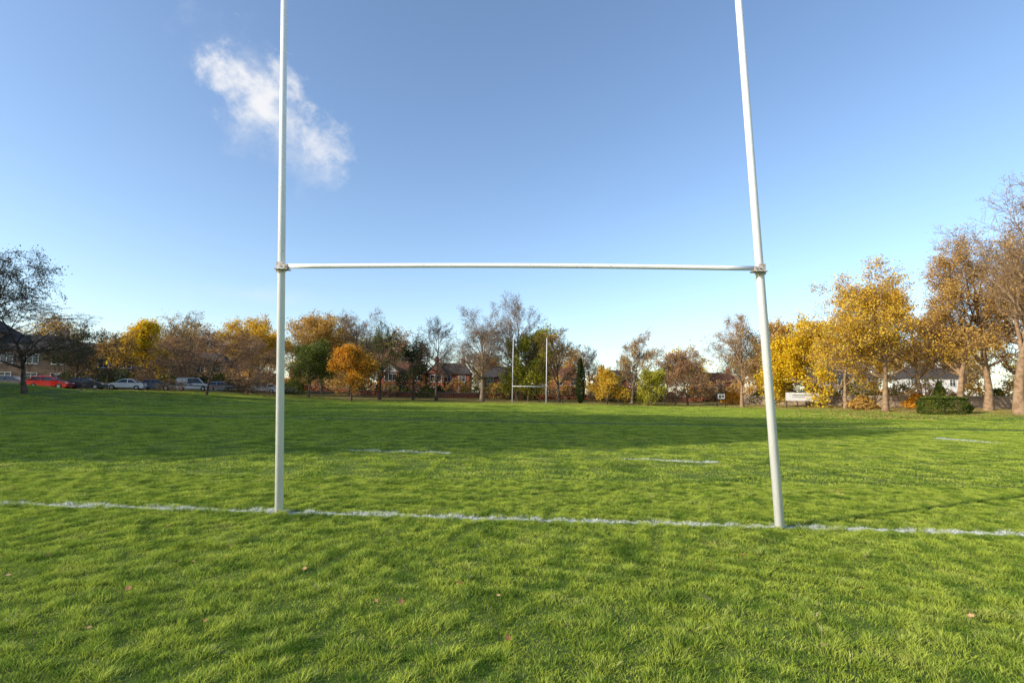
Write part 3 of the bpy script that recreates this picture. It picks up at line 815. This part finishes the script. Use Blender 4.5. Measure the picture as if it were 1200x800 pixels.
# ------------------------------------------------------------ cars
tyre = mat('tyre_rubber', (0.02, 0.02, 0.02), (0.03, 0.03, 0.03), 8, 0.85)
hub = mat('alloy_hub', (0.55, 0.55, 0.56), (0.45, 0.45, 0.46), 8, 0.35, metal=0.6)
lampw = mat('headlamp', (0.75, 0.75, 0.72), None, rough=0.15, spec=0.6)
lampr = mat('tail_lamp', (0.45, 0.02, 0.02), None, rough=0.2, spec=0.6)
dark = mat('dark_trim', (0.025, 0.025, 0.027), None, rough=0.6)
def car(px, d, yaw, colr, name='parked_car', kind='hatch', length=4.15):
    x, y = bx(px, d), d
    e = empty(name, (x, y, tzf(x, y)+0.055), yaw)
    m, t, b = new_mat('car_paint'); b.inputs['Base Color'].default_value = (*colr, 1); b.inputs['Roughness'].default_value = 0.28
    b.inputs['Coat Weight'].default_value = 0.6
    Lh = length/2; w = 1.74
    if kind == 'van': roof = [(-Lh+.05, 1.0), (-Lh+.15, 1.86), (Lh-1.5, 1.88), (Lh-.85, 1.12)]; bh = 1.12
    elif kind == 'saloon': roof = [(-Lh+.75, .93), (-Lh+1.35, 1.40), (Lh-1.85, 1.42), (Lh-1.05, .95)]; bh = .95
    else: roof = [(-Lh+.12, .95), (-Lh+.62, 1.44), (Lh-1.8, 1.47), (Lh-.98, .98)]; bh = .97
    prof = [(-Lh, .38), (-Lh, .72), (-Lh+.10, bh-.03), (roof[3][0], bh), (Lh-.35, bh-.16), (Lh-.04, .68), (Lh, .36), (Lh-.1, .22)]
    wheels = (Lh-.82, -Lh+.78)
    for wx in wheels:
        for k_ in range(0, 9):
            th = math.pi*k_/8; prof.append((wx+.36*math.cos(th), .22+.0+.40*math.sin(th)))
    prof.append((-Lh+.08, .22))
    V = []; n = len(prof)
    for sy, zs, xs in ((-w/2, .93, .975), (-w/2+.12, 1, 1), (w/2-.12, 1, 1), (w/2, .93, .975)):
        for (a, c) in prof: V.append((a*xs, sy, c if c < .68 else .68+(c-.68)*zs))
    Fq = [tuple(reversed(range(n))), tuple(3*n+i for i in range(n))]
    for s_ in range(3):
        for i in range(n): Fq.append((s_*n+i, s_*n+(i+1) % n, (s_+1)*n+(i+1) % n, (s_+1)*n+i))
    MB().poly(V, Fq).build('body', m, e)
    r = roof; pts = []; zb_ = bh-.05
    for sy in (-1, 1):
        pts += [(r[0][0], sy*.80, zb_), (r[1][0], sy*.62, r[1][1]-.05), (r[2][0], sy*.62, r[2][1]-.05), (r[3][0], sy*.80, zb_)]
    MB().poly(pts, [(3, 2, 1, 0), (4, 5, 6, 7), (0, 1, 5, 4), (1, 2, 6, 5), (2, 3, 7, 6)]).build('windows', glass, e, bevel=.02)
    MB().poly([(r[1][0]-.03, -.65, r[1][1]-.06), (r[2][0]+.06, -.65, r[2][1]-.06), (r[2][0]+.06, .65, r[2][1]-.06), (r[1][0]-.03, .65, r[1][1]-.06),
               (r[1][0]+.05, -.55, r[1][1]+.01), (r[2][0]-.05, -.55, r[2][1]+.01), (r[2][0]-.05, .55, r[2][1]+.01), (r[1][0]+.05, .55, r[1][1]+.01)],
              [(0, 1, 5, 4), (1, 2, 6, 5), (2, 3, 7, 6), (3, 0, 4, 7), (4, 5, 6, 7), (3, 2, 1, 0)]).build('roof', m, e)
    pm = MB(); mid = (r[1][0]+r[2][0])/2-.05
    for sy in (-1, 1):
        for (xa, xb, zt_) in ((r[0][0], r[1][0], r[1][1]), (mid, mid, r[2][1]), (r[3][0], r[2][0], r[2][1])):
            pm.tube((xa, sy*.805, bh-.04), (xb, sy*.63, zt_-.05), .045, .035, 6)
        if kind == 'van': pm.box(((r[1][0]+mid)/2, sy*.755, (bh+r[1][1])/2-.05), (mid-r[1][0]-.1, .09, .62))
    pm.build('pillars', m, e)
    wh = MB(); hb = MB()
    for wx in wheels:
        for sy in (-1, 1):
            wh.tube((wx, sy*(w/2-.20), .31), (wx, sy*(w/2+.005), .31), .315, None, 22)
            hb.tube((wx, sy*(w/2-.02), .31), (wx, sy*(w/2+.018), .31), .20, .17, 10)
    wh.build('wheels', tyre, e); hb.build('hubcaps', hub, e)
    lm = MB(); lr = MB(); dk = MB()
    for sy in (-1, 1):
        lm.box((Lh-.16, sy*.66, .70), (.26, .30, .13)); lr.box((-Lh+.04, sy*.70, .80), (.14, .22, .2))
        dk.box((roof[3][0]-.12, sy*(w/2+.07), bh+.03), (.12, .16, .11))
        dk.box((0, sy*(w/2-.006), .27), (1.9, .05, .08))
    dk.box((Lh-.01, 0, .45), (.06, 1.1, .14)); dk.box((-Lh+.0, 0, .40), (.06, 1.2, .10))
    lm.build('headlamps', lampw, e, bevel=.02); lr.build('tail_lamps', lampr, e, bevel=.02); dk.build('trim', dark, e)
    MB().box((Lh+.012, 0, .40), (.012, .52, .11)).build('number_plate', white, e)
    return e
car(63, 62, 0.25, (0.60, 0.015, 0.015), kind='hatch', length=4.1)
car(103, 64.5, 0.3, (0.03, 0.035, 0.05), kind='saloon', length=4.4)
car(151, 69, 0.35+math.pi, (0.72, 0.73, 0.74), kind='saloon', length=4.3)
car(187, 73, 0.4, (0.10, 0.12, 0.15), kind='hatch', length=4.0)
car(229, 77, 0.45, (0.75, 0.75, 0.74), kind='van', length=4.3)
car(262, 81, 0.45, (0.35, 0.36, 0.38), kind='hatch', length=4.1)
car(310, 85, 0.45+math.pi, (0.74, 0.74, 0.74), kind='hatch', length=4.2)
car(20, 66, 0.2, (0.05, 0.06, 0.08), kind='hatch', length=4.1)
car(334, 92, 0.5, (0.4, 0.42, 0.45), kind='saloon', length=4.3)

# ------------------------------------------------------------ notice board, banner
e = empty('notice_board', (bx(845, 84), 84, tzf(bx(845, 84), 84)), 0.1)
MB().box((-.72, 0, 1.1), (.1, .1, 2.4)).box((.72, 0, 1.1), (.1, .1, 2.4)).build('posts', iron, e)
MB().box((0, -.02, 1.65), (1.34, .06, 1.05)).build('frame', iron, e)
MB().box((0, -.06, 1.70), (1.16, .02, .80)).build('panel', white, e)
MB().box((0, -.075, 1.98), (.9, .008, .12)).box((-.25, -.075, 1.62), (.4, .008, .4)).box((.27, -.075, 1.66), (.42, .008, .3)).build('printed_text', dark, e)
e = empty('site_hoarding', (bx(940, 74), 74, tzf(bx(940, 74), 74)), -0.2)
MB().box((0, 0, 1.55), (4.4, .05, 1.15)).build('panel', white, e)
mb = MB()
for q in (-2.1, -.7, .7, 2.1): mb.box((q, .07, 1.0), (.08, .08, 2.2))
mb.build('posts', iron, e)
MB().box((0, -.03, 1.75), (2.6, .01, .10)).box((-.5, -.03, 1.5), (1.6, .01, .06)).build('printed_text', gutm, e)

# ------------------------------------------------------------ fallen leaves
lb = [mat('dead_leaf_brown', (0.30, 0.14, 0.045), (0.42, 0.22, 0.08), 30, 0.8), mat('dead_leaf_tan', (0.46, 0.27, 0.11), (0.58, 0.36, 0.16), 30, 0.8)]
rl = random.Random(9)
V = []; Fl = []; MI = []
out = [(0, -1.15), (.10, -.55), (.62, -.62), (.48, -.18), (1.0, .12), (.48, .28), (.42, .62), (.16, .52), (0, 1.05),
       (-.16, .52), (-.42, .62), (-.48, .28), (-1.0, .12), (-.48, -.18), (-.62, -.62), (-.10, -.55)]
def leaf(x, y, s, z, mi):
    a = rl.uniform(0, 6.28); tx, ty = rl.uniform(-.5, .5), rl.uniform(-.5, .5); n = len(V)
    Rm = Euler((tx, ty, a)).to_matrix(); curl = rl.uniform(.1, .4)
    V.append(tuple(Vector((x, y, z))+Rm @ Vector((0, 0, -.05*s))))
    for (u, v) in out: V.append(tuple(Vector((x, y, z))+Rm @ (Vector((u, v, curl*(u*u+v*v)*.6))*s)))
    for i in range(16): Fl.append((n, n+1+i, n+1+(i+1) % 16)); MI.append(mi)
for (px, py, s) in ((828, 702, .05), (871, 651, .04), (470, 706, .028), (1138, 722, .026), (538, 683, .026), (640, 668, .028), (700, 655, .02),
                    (395, 655, .025), (1010, 690, .026), (765, 640, .023), (1050, 655, .022), (560, 640, .02), (150, 690, .028), (270, 640, .025)):
    x, y = survey_ground(px, py, .065); leaf(x, y, s, .072, rl.randrange(2))
for _ in range(300):
    y = rl.uniform(3.0, 26); x = rl.uniform(-1.1*y-1, 1.1*y+1); leaf(x, y, rl.uniform(.014, .028), rl.uniform(.03, .05), rl.randrange(2))
for _ in range(5200):
    q = rl.random()
    if q < .5: y = rl.uniform(74, 100); x = rl.uniform(-45, 40)
    elif q < .85: y = rl.uniform(40, 75); x = rl.gauss(.72*y, 5)
    else: y = rl.uniform(48, 75); x = -rl.gauss(.75*y, 6)
    leaf(x, y, rl.uniform(.05, .10), tzf(x, y)+.07, rl.randrange(2))
me = mesh_np('fallen_leaves', V, Fl, k=3, mats=lb, midx=MI)
link('fallen_leaves', me)
print('tiles', len(P))
